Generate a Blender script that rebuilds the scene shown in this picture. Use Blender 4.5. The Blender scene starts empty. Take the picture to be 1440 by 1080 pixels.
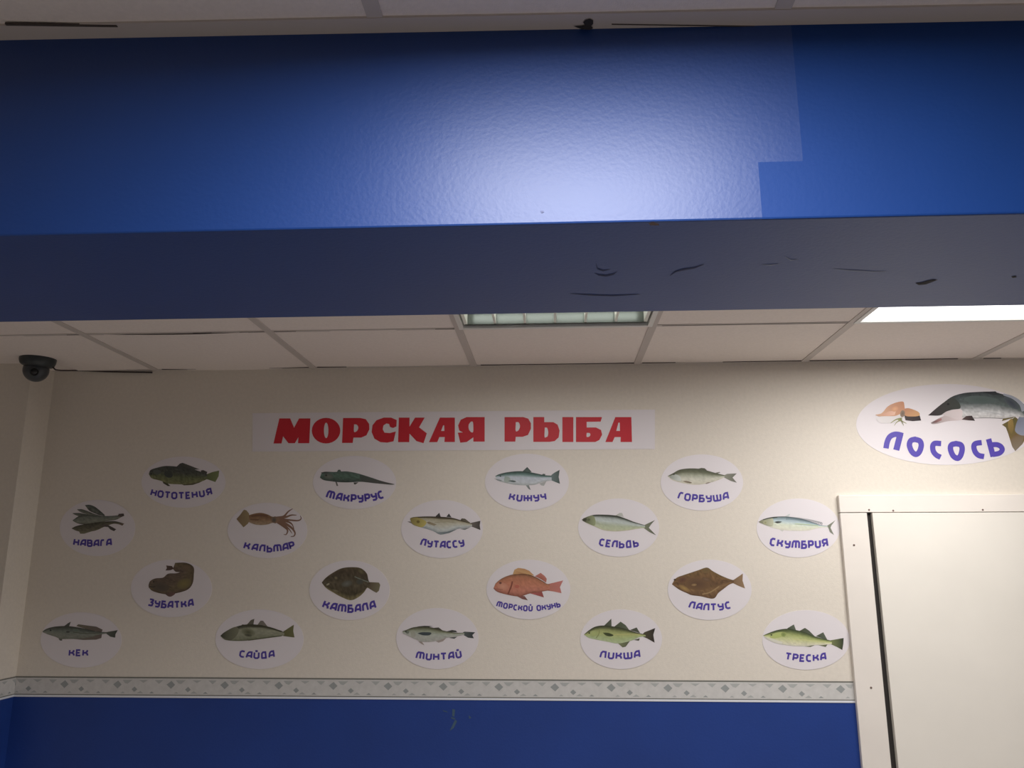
import bpy, bmesh, math, random
from mathutils import Vector, Matrix, noise as mnoise
random.seed(7)
C = bpy.context.scene.collection
scene = bpy.context.scene

# ------------------------------------------------------------------ camera, world, lamps, exposure
CAM_H = 1.75
FPX = 1130.28                       # focal length in pixels of a 1440 x 1080 frame
PITCH, YAW, ROLL = 0.219837, -0.050661, -0.0010606
cp, sp_, cy, sy = math.cos(PITCH), math.sin(PITCH), math.cos(YAW), math.sin(YAW)
FW = Vector((sy*cp, cy*cp, sp_)); RT0 = Vector((cy, -sy, 0)); UP0 = RT0.cross(FW)
RT = RT0*math.cos(ROLL) + UP0*math.sin(ROLL); UP = -RT0*math.sin(ROLL) + UP0*math.cos(ROLL)
cam_d = bpy.data.cameras.new('camera'); cam = bpy.data.objects.new('camera', cam_d); C.objects.link(cam)
cam_d.sensor_width = 36.0; cam_d.lens = 36.0*FPX/1440.0; cam_d.clip_start = 0.02
rot = Matrix((RT, UP, -FW)).transposed()
cam.matrix_world = Matrix.Translation((0, 0, CAM_H)) @ rot.to_4x4()
scene.camera = cam

world = bpy.data.worlds.new('world'); scene.world = world; world.use_nodes = True
world.node_tree.nodes['Background'].inputs[0].default_value = (0.75, 0.85, 1.0, 1)
world.node_tree.nodes['Background'].inputs[1].default_value = 0.02
scene.view_settings.view_transform = 'Standard'; scene.view_settings.look = 'None'
scene.view_settings.exposure = 0.0; scene.view_settings.gamma = 1.0
scene.view_settings.use_curve_mapping = False

# main dimensions (metres); heights below are given relative to the camera and lifted by CAM_H
D = 2.878                           # back wall
HC = 0.7143                         # rear ceiling above the camera
ROWY = D - 0.4877                   # first ceiling grid line in front of the back wall
TX0, TILE = -1.4874, 0.6            # ceiling grid columns
XC = -1.886                         # side of the pillar on the left
XD = 0.989                          # left edge of the door casing
BEAM_Y0 = 1.075
FLOOR = -CAM_H
XR, XL, YB = 3.3, -2.7, -2.2        # room behind and beside the frame

def area(name, loc, sx, sy_, power, spread, col):
    l = bpy.data.lights.new(name, 'AREA'); l.shape = 'RECTANGLE'; l.size = sx; l.size_y = sy_
    l.energy = power; l.spread = math.radians(spread); l.color = col
    o = bpy.data.objects.new(name, l); C.objects.link(o); o.location = loc
    return o
LAMP_X = TX0 + 4.5*TILE             # the bright diffuser lamp sits two columns right of the louvre lamp
LAMP_Y = ROWY - 0.30
MID_X = TX0 + 2.5*TILE
NEAR_Y = 0.40
FC = 0.795                          # front ceiling above the camera
area('lamp_light_right', (LAMP_X, LAMP_Y, CAM_H + HC - 0.012), 0.54, 0.54, 18.5, 178, (1.0, 0.97, 0.935))
area('lamp_light_middle', (MID_X, LAMP_Y, CAM_H + HC - 0.008), 0.50, 0.50, 4.6, 170, (1.0, 0.97, 0.94))
area('lamp_light_front', (MID_X + 0.06, NEAR_Y, CAM_H + FC - 0.012), 0.54, 0.54, 28.0, 176, (0.98, 0.96, 0.97))

# ------------------------------------------------------------------ helpers
def at(x, y, Y=D, up=True):
    """the point of the vertical plane at depth Y that the pixel (x, y) of the photograph shows"""
    d = FW + RT*((x-720)/FPX) - UP*((y-540)/FPX)
    p = d*(Y/d.y)
    return Vector((p.x, p.y, p.z + CAM_H))
def atz(x, y, z):
    d = FW + RT*((x-720)/FPX) - UP*((y-540)/FPX)
    p = d*(z/d.z)
    return Vector((p.x, p.y, p.z + CAM_H))
def lin(c):
    return tuple(((v/255)/12.92 if v/255 <= 0.04045 else ((v/255+0.055)/1.055)**2.4) for v in c)

def mat(name, col, rough=0.6, metal=0.0, spec=0.5, noise=None, bump=None, emit=None, srgb=True):
    """noise=(scale, amount) mottles the colour; bump=(scale, strength)"""
    m = bpy.data.materials.new(name); m.use_nodes = True
    nt = m.node_tree; b = nt.nodes['Principled BSDF']
    c = lin(col) if srgb else col
    b.inputs['Base Color'].default_value = (*c, 1); b.inputs['Roughness'].default_value = rough
    b.inputs['Metallic'].default_value = metal; b.inputs['Specular IOR Level'].default_value = spec
    if noise or bump:
        tc = nt.nodes.new('ShaderNodeTexCoord')
    if noise:
        n = nt.nodes.new('ShaderNodeTexNoise'); n.inputs['Scale'].default_value = noise[0]; n.inputs['Detail'].default_value = 6
        nt.links.new(tc.outputs['Object'], n.inputs['Vector'])
        r = nt.nodes.new('ShaderNodeValToRGB'); a = noise[1]
        r.color_ramp.elements[0].position = 0.3; r.color_ramp.elements[1].position = 0.7
        r.color_ramp.elements[0].color = (*[v*(1-a) for v in c], 1); r.color_ramp.elements[1].color = (*[min(1, v*(1+a)) for v in c], 1)
        nt.links.new(n.outputs['Fac'], r.inputs['Fac']); nt.links.new(r.outputs['Color'], b.inputs['Base Color'])
    if bump:
        n = nt.nodes.new('ShaderNodeTexNoise'); n.inputs['Scale'].default_value = bump[0]; n.inputs['Detail'].default_value = 5
        nt.links.new(tc.outputs['Object'], n.inputs['Vector'])
        bp = nt.nodes.new('ShaderNodeBump'); bp.inputs['Strength'].default_value = bump[1]; bp.inputs['Distance'].default_value = 0.004
        nt.links.new(n.outputs['Fac'], bp.inputs['Height']); nt.links.new(bp.outputs['Normal'], b.inputs['Normal'])
    if emit:
        b.inputs['Emission Color'].default_value = (*emit[0], 1); b.inputs['Emission Strength'].default_value = emit[1]
    return m

def print_mat(name, rough=0.45):
    m = bpy.data.materials.new(name); m.use_nodes = True; nt = m.node_tree
    a = nt.nodes.new('ShaderNodeVertexColor'); a.layer_name = 'ink'
    nt.links.new(a.outputs['Color'], nt.nodes['Principled BSDF'].inputs['Base Color'])
    nt.nodes['Principled BSDF'].inputs['Roughness'].default_value = rough
    nt.nodes['Principled BSDF'].inputs['Specular IOR Level'].default_value = 0.3
    return m

def obj(name, verts, faces, m, parent=None, smooth=False, mids=None, cols=None):
    me = bpy.data.meshes.new(name); me.from_pydata([tuple(v) for v in verts], [], faces); me.update()
    for mm in (m if isinstance(m, (list, tuple)) else [m]): me.materials.append(mm)
    if mids:
        for p, i in zip(me.polygons, mids): p.material_index = i
    if smooth:
        for p in me.polygons: p.use_smooth = True
    if cols:
        ca = me.color_attributes.new('ink', 'FLOAT_COLOR', 'POINT')
        for i, c in enumerate(cols): ca.data[i].color = (*c, 1)
    o = bpy.data.objects.new(name, me); C.objects.link(o)
    if parent: o.parent = parent
    return o
def tag(o, label, cat, group=None):
    o['label'] = label; o['category'] = cat
    if group: o['group'] = group
    return o
def struct(o): o['kind'] = 'structure'; return o
def empty(name, loc, label, cat, group=None):
    o = bpy.data.objects.new(name, None); o.empty_display_size = 0.05; C.objects.link(o); o.location = loc
    return tag(o, label, cat, group)

class MB:
    """collects shapes; verts are world points, shifted to the owner's origin on build"""
    def __init__(s): s.v = []; s.f = []; s.m = []
    def add(s, vs, fs, mi=0):
        b = len(s.v); s.v += [Vector(v) for v in vs]; s.f += [tuple(i+b for i in f) for f in fs]; s.m += [mi]*len(fs)
    def box(s, x0, x1, y0, y1, z0, z1, mi=0):
        s.add([(x0,y0,z0),(x1,y0,z0),(x1,y1,z0),(x0,y1,z0),(x0,y0,z1),(x1,y0,z1),(x1,y1,z1),(x0,y1,z1)],
              [(0,3,2,1),(4,5,6,7),(0,1,5,4),(1,2,6,5),(2,3,7,6),(3,0,4,7)], mi)
    def tube(s, pts, r, n=10, mi=0):
        pts = [Vector(p) for p in pts]; rings = []
        for i, p in enumerate(pts):
            t = (pts[min(i+1, len(pts)-1)] - pts[max(i-1, 0)]).normalized()
            a = t.cross(Vector((0, 0, 1)) if abs(t.z) < 0.9 else Vector((1, 0, 0))).normalized(); b = t.cross(a)
            rr = r[i] if isinstance(r, (list, tuple)) else r
            rings.append([p + (a*math.cos(2*math.pi*k/n) + b*math.sin(2*math.pi*k/n))*rr for k in range(n)])
        vs = [v for q in rings for v in q]
        fs = [(i*n+k, i*n+(k+1) % n, (i+1)*n+(k+1) % n, (i+1)*n+k) for i in range(len(pts)-1) for k in range(n)]
        fs += [tuple(reversed(range(n))), tuple((len(pts)-1)*n+k for k in range(n))]
        s.add(vs, fs, mi)
    def lathe(s, prof, M, n=32, mi=0):
        """prof: (radius, height) list about local z; M places it"""
        vs = []; fs = []
        for r, z in prof:
            for k in range(n):
                a = 2*math.pi*k/n; vs.append(M @ Vector((r*math.cos(a), r*math.sin(a), z)))
        for i in range(len(prof)-1):
            for k in range(n): fs.append((i*n+k, i*n+(k+1) % n, (i+1)*n+(k+1) % n, (i+1)*n+k))
        fs += [tuple(reversed(range(n))), tuple((len(prof)-1)*n+k for k in range(n))]
        s.add(vs, fs, mi)
    def build(s, name, m, parent=None, smooth=False, bevel=0):
        off = parent.matrix_basis.translation if parent else Vector()
        q = parent
        while q is not None and q.parent is not None:
            q = q.parent; off = off + q.matrix_basis.translation
        o = obj(name, [v - off for v in s.v], s.f, m, parent, smooth, s.m)
        if bevel:
            b = o.modifiers.new('bevel', 'BEVEL'); b.width = bevel; b.segments = 2; b.limit_method = 'ANGLE'
        return o

# ------------------------------------------------------------------ materials
WALLP = mat('cream_wallpaper', (222, 214, 202), 0.85, noise=(90, 0.03), bump=(260, 0.12))
BLUEW = mat('blue_wall_paint', (23, 58, 134), 0.55, noise=(6, 0.06), bump=(140, 0.12))
WHITE_C = mat('ceiling_tile_board', (238, 228, 221), 0.9, noise=(120, 0.03), bump=(420, 0.25))
GRID = mat('ceiling_grid_metal', (200, 191, 185), 0.6)
DARK = mat('gap_shade', (46, 42, 40), 0.9)  # dark colour standing in for the shade inside the door gap
TRIMW = mat('white_painted_metal', (225, 224, 220), 0.45)
DOORM = mat('cream_door_paint', (231, 226, 217), 0.5, noise=(4, 0.03))
CASEM = mat('cream_casing_board', (230, 223, 215), 0.55, noise=(8, 0.03))
FLOORM = mat('floor_tiles_grey', (196, 190, 184), 0.5, noise=(5, 0.1))
OTHERW = mat('grey_side_wall', (128, 126, 130), 0.8)
ALU = mat('mirror_louvre_aluminium', (92, 97, 93), 0.25, metal=1.0)
BLADE = mat('pale_louvre_blade', (236, 238, 228), 0.5)
JOINT = mat('open_joint', (78, 70, 66), 0.9)
TUBEM = mat('fluorescent_tube', (245, 245, 245), 0.4, emit=((1.0, 1.0, 0.97), 3.6))
DIFF = mat('lit_diffuser', (250, 250, 250), 0.5, emit=((1.0, 1.0, 1.0), 2.2))
CAMB = mat('dark_camera_plastic', (46, 52, 54), 0.38)
CAMD = mat('camera_ball_plastic', (62, 67, 71), 0.3)
LENS = mat('black_lens', (16, 18, 20), 0.1)
CABLE = mat('dark_cable', (52, 40, 36), 0.6)
PAPER = mat('white_sticker_film', (225, 219, 222), 0.5, spec=0.35)
INK = mat('violet_ink', (78, 62, 158), 0.5)
INKB = mat('bright_violet_ink', (84, 70, 170), 0.5)
REDI = mat('red_ink', (196, 34, 48), 0.5)
PRINT = print_mat('fish_print_ink')
SCUFF = mat('pale_scuff', (66, 90, 112), 0.8)
STAIN = mat('dark_stain', (48, 46, 50), 0.9)

# glossy blue beam paint, with the duller touched-up corner on the right
BEAM = mat('glossy_blue_beam_paint', (14, 58, 126), 0.45, spec=0.62, noise=(3, 0.05), bump=(150, 0.08))
def beam_patch(m):
    nt = m.node_tree; b = nt.nodes['Principled BSDF']
    tc = nt.nodes.new('ShaderNodeTexCoord'); sep = nt.nodes.new('ShaderNodeSeparateXYZ')
    nt.links.new(tc.outputs['Object'], sep.inputs[0])
    def cmp(sock, op, v):
        n = nt.nodes.new('ShaderNodeMath'); n.operation = op; nt.links.new(sock, n.inputs[0]); n.inputs[1].default_value = v; return n.outputs[0]
    def op2(a, c, op):
        n = nt.nodes.new('ShaderNodeMath'); n.operation = op; nt.links.new(a, n.inputs[0]); nt.links.new(c, n.inputs[1]); return n.outputs[0]
    p1 = at(1066, 228, BEAM_Y0); p2 = at(1126, 190, BEAM_Y0)
    a = op2(cmp(sep.outputs['X'], 'GREATER_THAN', p1.x), cmp(sep.outputs['Z'], 'LESS_THAN', p1.z), 'MULTIPLY')
    c = cmp(sep.outputs['X'], 'GREATER_THAN', p2.x)
    k = op2(a, c, 'MAXIMUM')
    front = cmp(sep.outputs['Y'], 'LESS_THAN', BEAM_Y0 + 0.002)
    k = op2(k, front, 'MULTIPLY')
    mr = nt.nodes.new('ShaderNodeMapRange'); nt.links.new(k, mr.inputs[0])
    mr.inputs[3].default_value = 0.45; mr.inputs[4].default_value = 0.62
    nt.links.new(mr.outputs[0], b.inputs['Roughness'])
    ms = nt.nodes.new('ShaderNodeMapRange'); nt.links.new(k, ms.inputs[0])
    ms.inputs[3].default_value = 0.64; ms.inputs[4].default_value = 0.3
    nt.links.new(ms.outputs[0], b.inputs['Specular IOR Level'])
beam_patch(BEAM)

# ------------------------------------------------------------------ room shell
z = lambda h: CAM_H + h
FR_TOP = at(700, 955.0).z; FR_BOT = at(700, 984.6).z
TOPZ = z(HC) + 0.12
mb = MB()                                            # back wall: wallpaper above the border, blue paint below
mb.box(XC - 0.9, XR, D, D+0.1, FR_BOT, TOPZ, 0)
mb.box(XC - 0.9, XR, D, D+0.1, 0, FR_BOT, 1)
wall_back = struct(mb.build('wall_back', [WALLP, BLUEW]))
COL_Y = None
d = FW + RT*((42-720)/FPX) - UP*((538-540)/FPX); COL_Y = (d*(XC/d.x)).y
mb = MB()
mb.box(XL, XC, COL_Y, D, FR_BOT, TOPZ, 0); mb.box(XL, XC, COL_Y, D, 0, FR_BOT, 1)
struct(mb.build('wall_left_pillar', [WALLP, BLUEW]))
mb = MB(); mb.box(XL-0.1, XL, YB, D+0.1, 0, TOPZ + 0.1); struct(mb.build('wall_left', WALLP))
mb = MB(); mb.box(XR, XR+0.1, YB, D+0.1, 0, TOPZ + 0.1); struct(mb.build('wall_right', WALLP))
mb = MB(); mb.box(XL-0.1, XR+0.1, YB-0.1, YB, 0, TOPZ + 0.1); struct(mb.build('wall_front', OTHERW))
mb = MB(); mb.box(XL-0.1, XR+0.1, YB-0.1, D+0.1, -0.05, 0); struct(mb.build('floor', FLOORM))

# rear suspended ceiling: gently sagging boards in a metal grid
BEAM_BOT = at(720, 316, BEAM_Y0).z
d = FW - UP*((441.5-540)/FPX); BEAM_Y1 = (d*((BEAM_BOT - CAM_H)/d.z)).y
def tile_sheet(mb, x0, x1, y0, y1, zz, sag, n=8, slope=0.0):
    vs = []; fs = []
    for j in range(n+1):
        for i in range(n+1):
            u, v = i/n, j/n; x = x0+(x1-x0)*u
            vs.append((x, y0+(y1-y0)*v, zz + slope*x - sag*(math.sin(math.pi*u)*(0.35+0.65*math.sin(math.pi*min(1, v+0.15))))))
    for j in range(n):
        for i in range(n): fs.append((j*(n+1)+i, (j+1)*(n+1)+i, (j+1)*(n+1)+i+1, j*(n+1)+i+1))
    mb.add(vs, fs)
    top = max(v[2] for v in vs) + 0.012                # the board's upper side
    mb.add([(x0, y0, top), (x1, y0, top), (x1, y1, top), (x0, y1, top)], [(0, 1, 2, 3)])
mb = MB()
sags = {0: 0.010, 1: 0.004, 2: 0.002, 3: 0.003, 4: 0.001, -1: 0.004}
cols = range(-3, 9)
YEND = ROWY
rows = [(ROWY, D), (ROWY-TILE, ROWY), (BEAM_Y0 + 0.02, ROWY-TILE)]
for k in cols:
    for r, (y0, y1) in enumerate(rows):
        if r == 1 and k in (2, 4): continue            # the two lamps sit in these openings
        x0 = max(TX0 + k*TILE, XL); x1 = min(TX0 + (k+1)*TILE, XR)
        if x1 <= x0: continue
        tile_sheet(mb, x0, x1, y0, y1, z(HC), sags.get(k, 0.003) if r == 0 else 0.002)
struct(mb.build('ceiling', WHITE_C, smooth=True))
mb = MB()
for k in cols:                                       # bars running towards the back wall
    x = TX0 + k*TILE
    if XL < x < XR: mb.box(x-0.012, x+0.012, BEAM_Y0+0.02, D, z(HC)-0.003, z(HC)+0.012)
for y in (ROWY, ROWY-TILE):                          # cross bars
    mb.box(XL, XR, y-0.009, y+0.006, z(HC)-0.0022, z(HC)+0.012)
mb.box(XC, XR, D-0.016, D, z(HC)-0.002, z(HC)+0.01)
struct(mb.build('trim_1', GRID))
mb = MB()                                            # open joints where a board does not sit down on its bar
def joint(xa, xb, y, t=0.0028, dz=0.0030):
    mb.box(xa, xb, y-t, y, z(HC)-dz, z(HC)+0.004)
for xa, xb in ((-1.54, -1.50), (-1.13, -1.07), (-0.98, -0.90), (-0.87, -0.80), (-0.36, -0.30), (0.34, 0.90)): joint(xa, xb, ROWY-0.001)
for xa, xb in ((-1.46, -1.33), (-1.05, -0.9), (-0.87, -0.76), (-0.26, 0.30), (0.33, 0.45), (0.62, 0.9), (0.93, 1.45), (1.54, 1.6)): joint(xa, xb, D-0.016, 0.003)
struct(mb.build('trim_2', JOINT))

# the blue beam across the room
BTOP = z(FC) + 0.12
mb = MB(); mb.box(XL, XR, BEAM_Y0, BEAM_Y1, BEAM_BOT, BTOP)
beam = struct(mb.build('ceiling_beam', BEAM, bevel=0.003))

# front ceiling (slightly out of level)
SL = -0.0165
mb = MB()
FY = [BEAM_Y0 - 0.03, NEAR_Y + 0.30, NEAR_Y - 0.30, NEAR_Y - 0.9, NEAR_Y - 1.5, YB]
for k in range(-3, 9):
    for r in range(len(FY)-1):
        if r == 1 and k == 2: continue
        x0 = max(TX0 + k*TILE + (0.03 if True else 0), XL); x1 = min(TX0 + (k+1)*TILE + 0.03, XR)
        if k == -3: x0 = XL
        if x1 <= x0: continue
        tile_sheet(mb, x0, x1, FY[r+1], FY[r], z(FC), 0.002, 6, SL)
struct(mb.build('ceiling_front', WHITE_C, smooth=True))
mb = MB()
def fbar(x0, x1, y0, y1, dz=0.003):
    n = 6
    for i in range(n):
        a, b = x0+(x1-x0)*i/n, x0+(x1-x0)*(i+1)/n
        mb.add([(a, y0, z(FC)+SL*a-dz), (b, y0, z(FC)+SL*b-dz), (b, y1, z(FC)+SL*b-dz), (a, y1, z(FC)+SL*a-dz),
                (a, y0, z(FC)+SL*a+.012), (b, y0, z(FC)+SL*b+.012), (b, y1, z(FC)+SL*b+.012), (a, y1, z(FC)+SL*a+.012)],
               [(0,3,2,1),(4,5,6,7),(0,1,5,4),(1,2,6,5),(2,3,7,6),(3,0,4,7)])
for k in range(-2, 9):
    x = TX0 + k*TILE + 0.03
    if XL < x < XR: fbar(x-0.012, x+0.012, YB, BEAM_Y0-0.03, 0.0025)
for y in FY[1:-1]: fbar(XL, XR, y-0.012, y+0.012, 0.0022)
fbar(XL, XR, BEAM_Y0-0.034, BEAM_Y0, 0.004)            # wall angle along the beam
struct(mb.build('trim_3', GRID))
mb = MB()
def fgap(px0, px1, py, w=0.003):
    a = atz(px0, py, FC); b = atz(px1, py, FC)
    za, zb = z(FC)+SL*a.x-0.0052, z(FC)+SL*b.x-0.0052
    mb.add([(a.x, a.y-w, za), (b.x, b.y-w, zb), (b.x, b.y, zb), (a.x, a.y, za), (a.x, a.y-w, za+.003), (b.x, b.y-w, zb+.003), (b.x, b.y, zb+.003), (a.x, a.y, za+.003)],
           [(0,3,2,1),(4,5,6,7),(0,1,5,4),(1,2,6,5),(2,3,7,6),(3,0,4,7)])
fgap(8, 165, 43, 0.0042); fgap(860, 1075, 29.5, 0.0014); fgap(1095, 1440, 28.5, 0.001)
struct(mb.build('trim_4', JOINT))

# small marks: flat blotches lying on a surface, built a hair in front of it
def blotch(name, pts, place, m, parent):
    """pts: pixel outline"""
    vs = [place(x, y) for x, y in pts]
    o = obj(name, vs, [tuple(range(len(vs)))], m, parent)
    return o
def on_front_ceiling(x, y):
    p = atz(x, y, FC); p.z = z(FC) + SL*p.x - 0.0056; return p
ceil_front = bpy.data.objects['ceiling_front']
blotch('stain', [(807,32),(818,31),(822,30),(820,26),(823,23),(829,21),(834,23),(834,28),(831,31),(834,34),(830,36.5),(818,36)], on_front_ceiling, STAIN, ceil_front)
under = lambda x, y: atz(x, y, BEAM_BOT - CAM_H - 0.0006)
blotch('stain', [(1287,398),(1296,397),(1303,395),(1312,393),(1319,393.5),(1310,397),(1302,400),(1292,401)], under, STAIN, beam)
blotch('stain', [(1422,389),(1428,388),(1430,390),(1424,391)], under, STAIN, beam)
CREASE = mat('paint_crease', (30, 42, 84), 0.7)
CREASEP = mat('pale_paint_crease', (112, 122, 150), 0.6)
def crease(pts, w, m):
    pts = [Vector(p) for p in pts]; L, R_ = [], []
    for i, p in enumerate(pts):
        t = (pts[min(i+1, len(pts)-1)] - pts[max(i-1, 0)]).normalized(); nn = Vector((-t.y, t.x))*w*math.sin(math.pi*(i+0.3)/(len(pts)-0.4))/2
        L.append(p+nn); R_.append(p-nn)
    blotch('crease', [tuple(p) for p in L + R_[::-1]], under, m, beam)
crease([(836,384),(842,387),(852,388),(862,386),(868,382)], 2.4, CREASE)
crease([(838,370),(840,378),(848,381),(858,379)], 1.6, CREASE)
crease([(942,388),(950,382),(962,379),(976,377),(990,372)], 2.6, CREASE)
crease([(802,413),(830,415),(862,416),(900,414)], 1.8, CREASE)
crease([(1172,378),(1190,380),(1206,381),(1224,382),(1246,382)], 1.6, CREASEP)
crease([(1072,372),(1084,373),(1096,371)], 1.5, CREASEP)
crease([(1104,361),(1112,366),(1122,365)], 1.5, CREASEP)
face = lambda x, y: at(x, y, BEAM_Y0 - 0.0006)
blotch('chip', [(912,314),(918,312),(926,314.5),(927,317),(915,317)], face, mat('bare_plaster', (34, 26, 24), 0.9, spec=0.1), beam)
blotch('chip', [(760,297),(763,296),(765,298),(762,299.5)], face, mat('scratched_paint', (96, 104, 140), 0.7), beam)

# wallpaper border
BAND = mat('border_band', (203, 201, 198), 0.7, noise=(60, 0.05)); DIA = mat('border_lozenge', (152, 156, 155), 0.7)
DIA2 = mat('border_lozenge_pale', (174, 176, 174), 0.7); EDGE = mat('border_edge_line', (116, 116, 108), 0.7); EDGEW = mat('border_white_line', (224, 226, 232), 0.6)
def border(name, P, length, phase):
    """P(s, h, e): point at distance s along the wall, height h in 0..1 of the band, e metres off the wall"""
    mb = MB(); H = FR_TOP - FR_BOT
    def quad(s0, s1, h0, h1, e, mi):
        mb.add([P(s0, h0, e), P(s1, h0, e), P(s1, h1, e), P(s0, h1, e)], [(0, 1, 2, 3)], mi)
    def poly(pts, e, mi):
        pts = [(min(max(s, 0), length), h) for s, h in pts]
        if max(s for s, h in pts) - min(s for s, h in pts) < 1e-4: return
        mb.add([P(s, h, e) for s, h in pts], [tuple(range(len(pts)))], mi)
    quad(0, length, 0.10, 0.94, 0.0008, 0)
    quad(0, length, 0.94, 1.0, 0.0014, 3); quad(0, length, 0.10, 0.145, 0.0012, 3); quad(0, length, 0.0, 0.10, 0.0016, 4)
    per = 0.1895; s = -per + phase
    u = per/595.0                                       # one unit of the traced repeat
    hh = lambda v: 1 - (v-160)/240.0
    while s < length + per:
        def pt(x, y): return (s + x*u, hh(y))
        poly([pt(430,247), pt(482,203), pt(525,250), pt(482,296)], 0.001, 1)
        poly([pt(640,303), pt(672,272), pt(705,305), pt(672,335)], 0.001, 1)
        poly([pt(530,195), pt(640,195), pt(590,240), pt(560,232)], 0.001, 2)
        poly([pt(715,195), pt(815,195), pt(765,228)], 0.001, 2)
        poly([pt(890,195), pt(985,195), pt(940,240)], 0.001, 2)
        poly([pt(245,350), pt(272,328), pt(300,350)], 0.001, 1)
        poly([pt(700,350), pt(740,322), pt(775,350)], 0.001, 2)
        poly([pt(520,350), pt(545,330), pt(570,350)], 0.001, 2)
        s += per
    return struct(mb.build(name, [BAND, DIA, DIA2, EDGE, EDGEW]))
H_ = FR_TOP - FR_BOT
xs0 = XC; ph = (at(939.5, 970).x - 0.1895*480/595.0 - xs0) % 0.1895
border('trim_5', lambda s, h, e: (xs0+s, D-e, FR_BOT + h*H_), XD - XC, ph)
border('trim_6', lambda s, h, e: (XC+e, COL_Y+s, FR_BOT + h*H_), D - COL_Y, 0.02)
# scuffed spot on the blue paint
onw = lambda x, y: at(x, y, D - 0.0006)
for pts in ([(622,998.5),(628,1000),(630,1002),(624,1000.5)], [(636,997),(640,998),(639,1008),(636,1007)], [(634,1008),(641,1010),(639,1012),(635,1010.5)],
            [(640,1012),(643,1014),(638,1024),(632,1028),(635,1022)], [(659,1006),(663,1009),(660,1011)]):
    blotch('scuff_mark', pts, onw, SCUFF, wall_back)

# ------------------------------------------------------------------ door and casing on the right
door = bpy.data.objects.new('door_1', None); C.objects.link(door); door.location = (XD + 0.55, D, 0); struct(door)
ztop = at(1178, 697).z; zmid = at(1190, 720.5, D-0.018).z
xin = at(1221, 740, D-0.018).x; xleaf = at(1231, 740, D-0.03).x; xend = 2.25
mb = MB(); mb.box(XD, xend, D-0.019, D, zmid, ztop); mb.build('head_casing', CASEM, door, bevel=0.0015)
mb = MB(); mb.box(XD, xin, D-0.018, D, 0, zmid-0.0022); mb.build('side_casing', CASEM, door, bevel=0.0015)
mb = MB(); mb.box(xend-(xin-XD), xend, D-0.018, D, 0, zmid-0.0022); mb.build('side_casing', CASEM, door, bevel=0.0015)
mb = MB(); mb.box(xin, xend-(xin-XD), D-0.004, D, 0, zmid-0.001); mb.build('rebate_shade', DARK, door)  # plate behind the leaf, coloured dark for the shade in its gap
# leaf, not quite parallel to the casing: its joint widens downwards
lx1 = xend-(xin-XD)-0.004; lz1 = zmid-0.0022
mb = MB(); x_b = xleaf + 0.006
vs = [(x_b, D-0.026, 0.01), (lx1, D-0.022, 0.01), (lx1, D-0.004, 0.01), (x_b, D-0.004, 0.01),
      (xleaf-0.003, D-0.022, lz1), (lx1, D-0.018, lz1), (lx1, D-0.004, lz1), (xleaf-0.003, D-0.004, lz1)]
mb.add(vs, [(0,3,2,1),(4,5,6,7),(0,1,5,4),(1,2,6,5),(2,3,7,6),(3,0,4,7)])
leaf = mb.build('door_leaf', DOORM, door, bevel=0.001)
for x, y in ((1201, 766.5), (1222, 717), (1256, 718), (1225, 967), (1382, 717)):
    p = at(x, y, D-0.0185)
    mb = MB(); mb.lathe([(0.0002, 0.0022), (0.0022, 0.0018), (0.0034, 0.0006), (0.0036, -0.0006)], Matrix.Translation(p) @ Matrix.Rotation(math.pi/2, 4, 'X'), 12)
    mb.build('nail_head', mat('rusty_nail', (112, 92, 84), 0.6) if 'rusty_nail' not in bpy.data.materials else bpy.data.materials['rusty_nail'], door)

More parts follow.
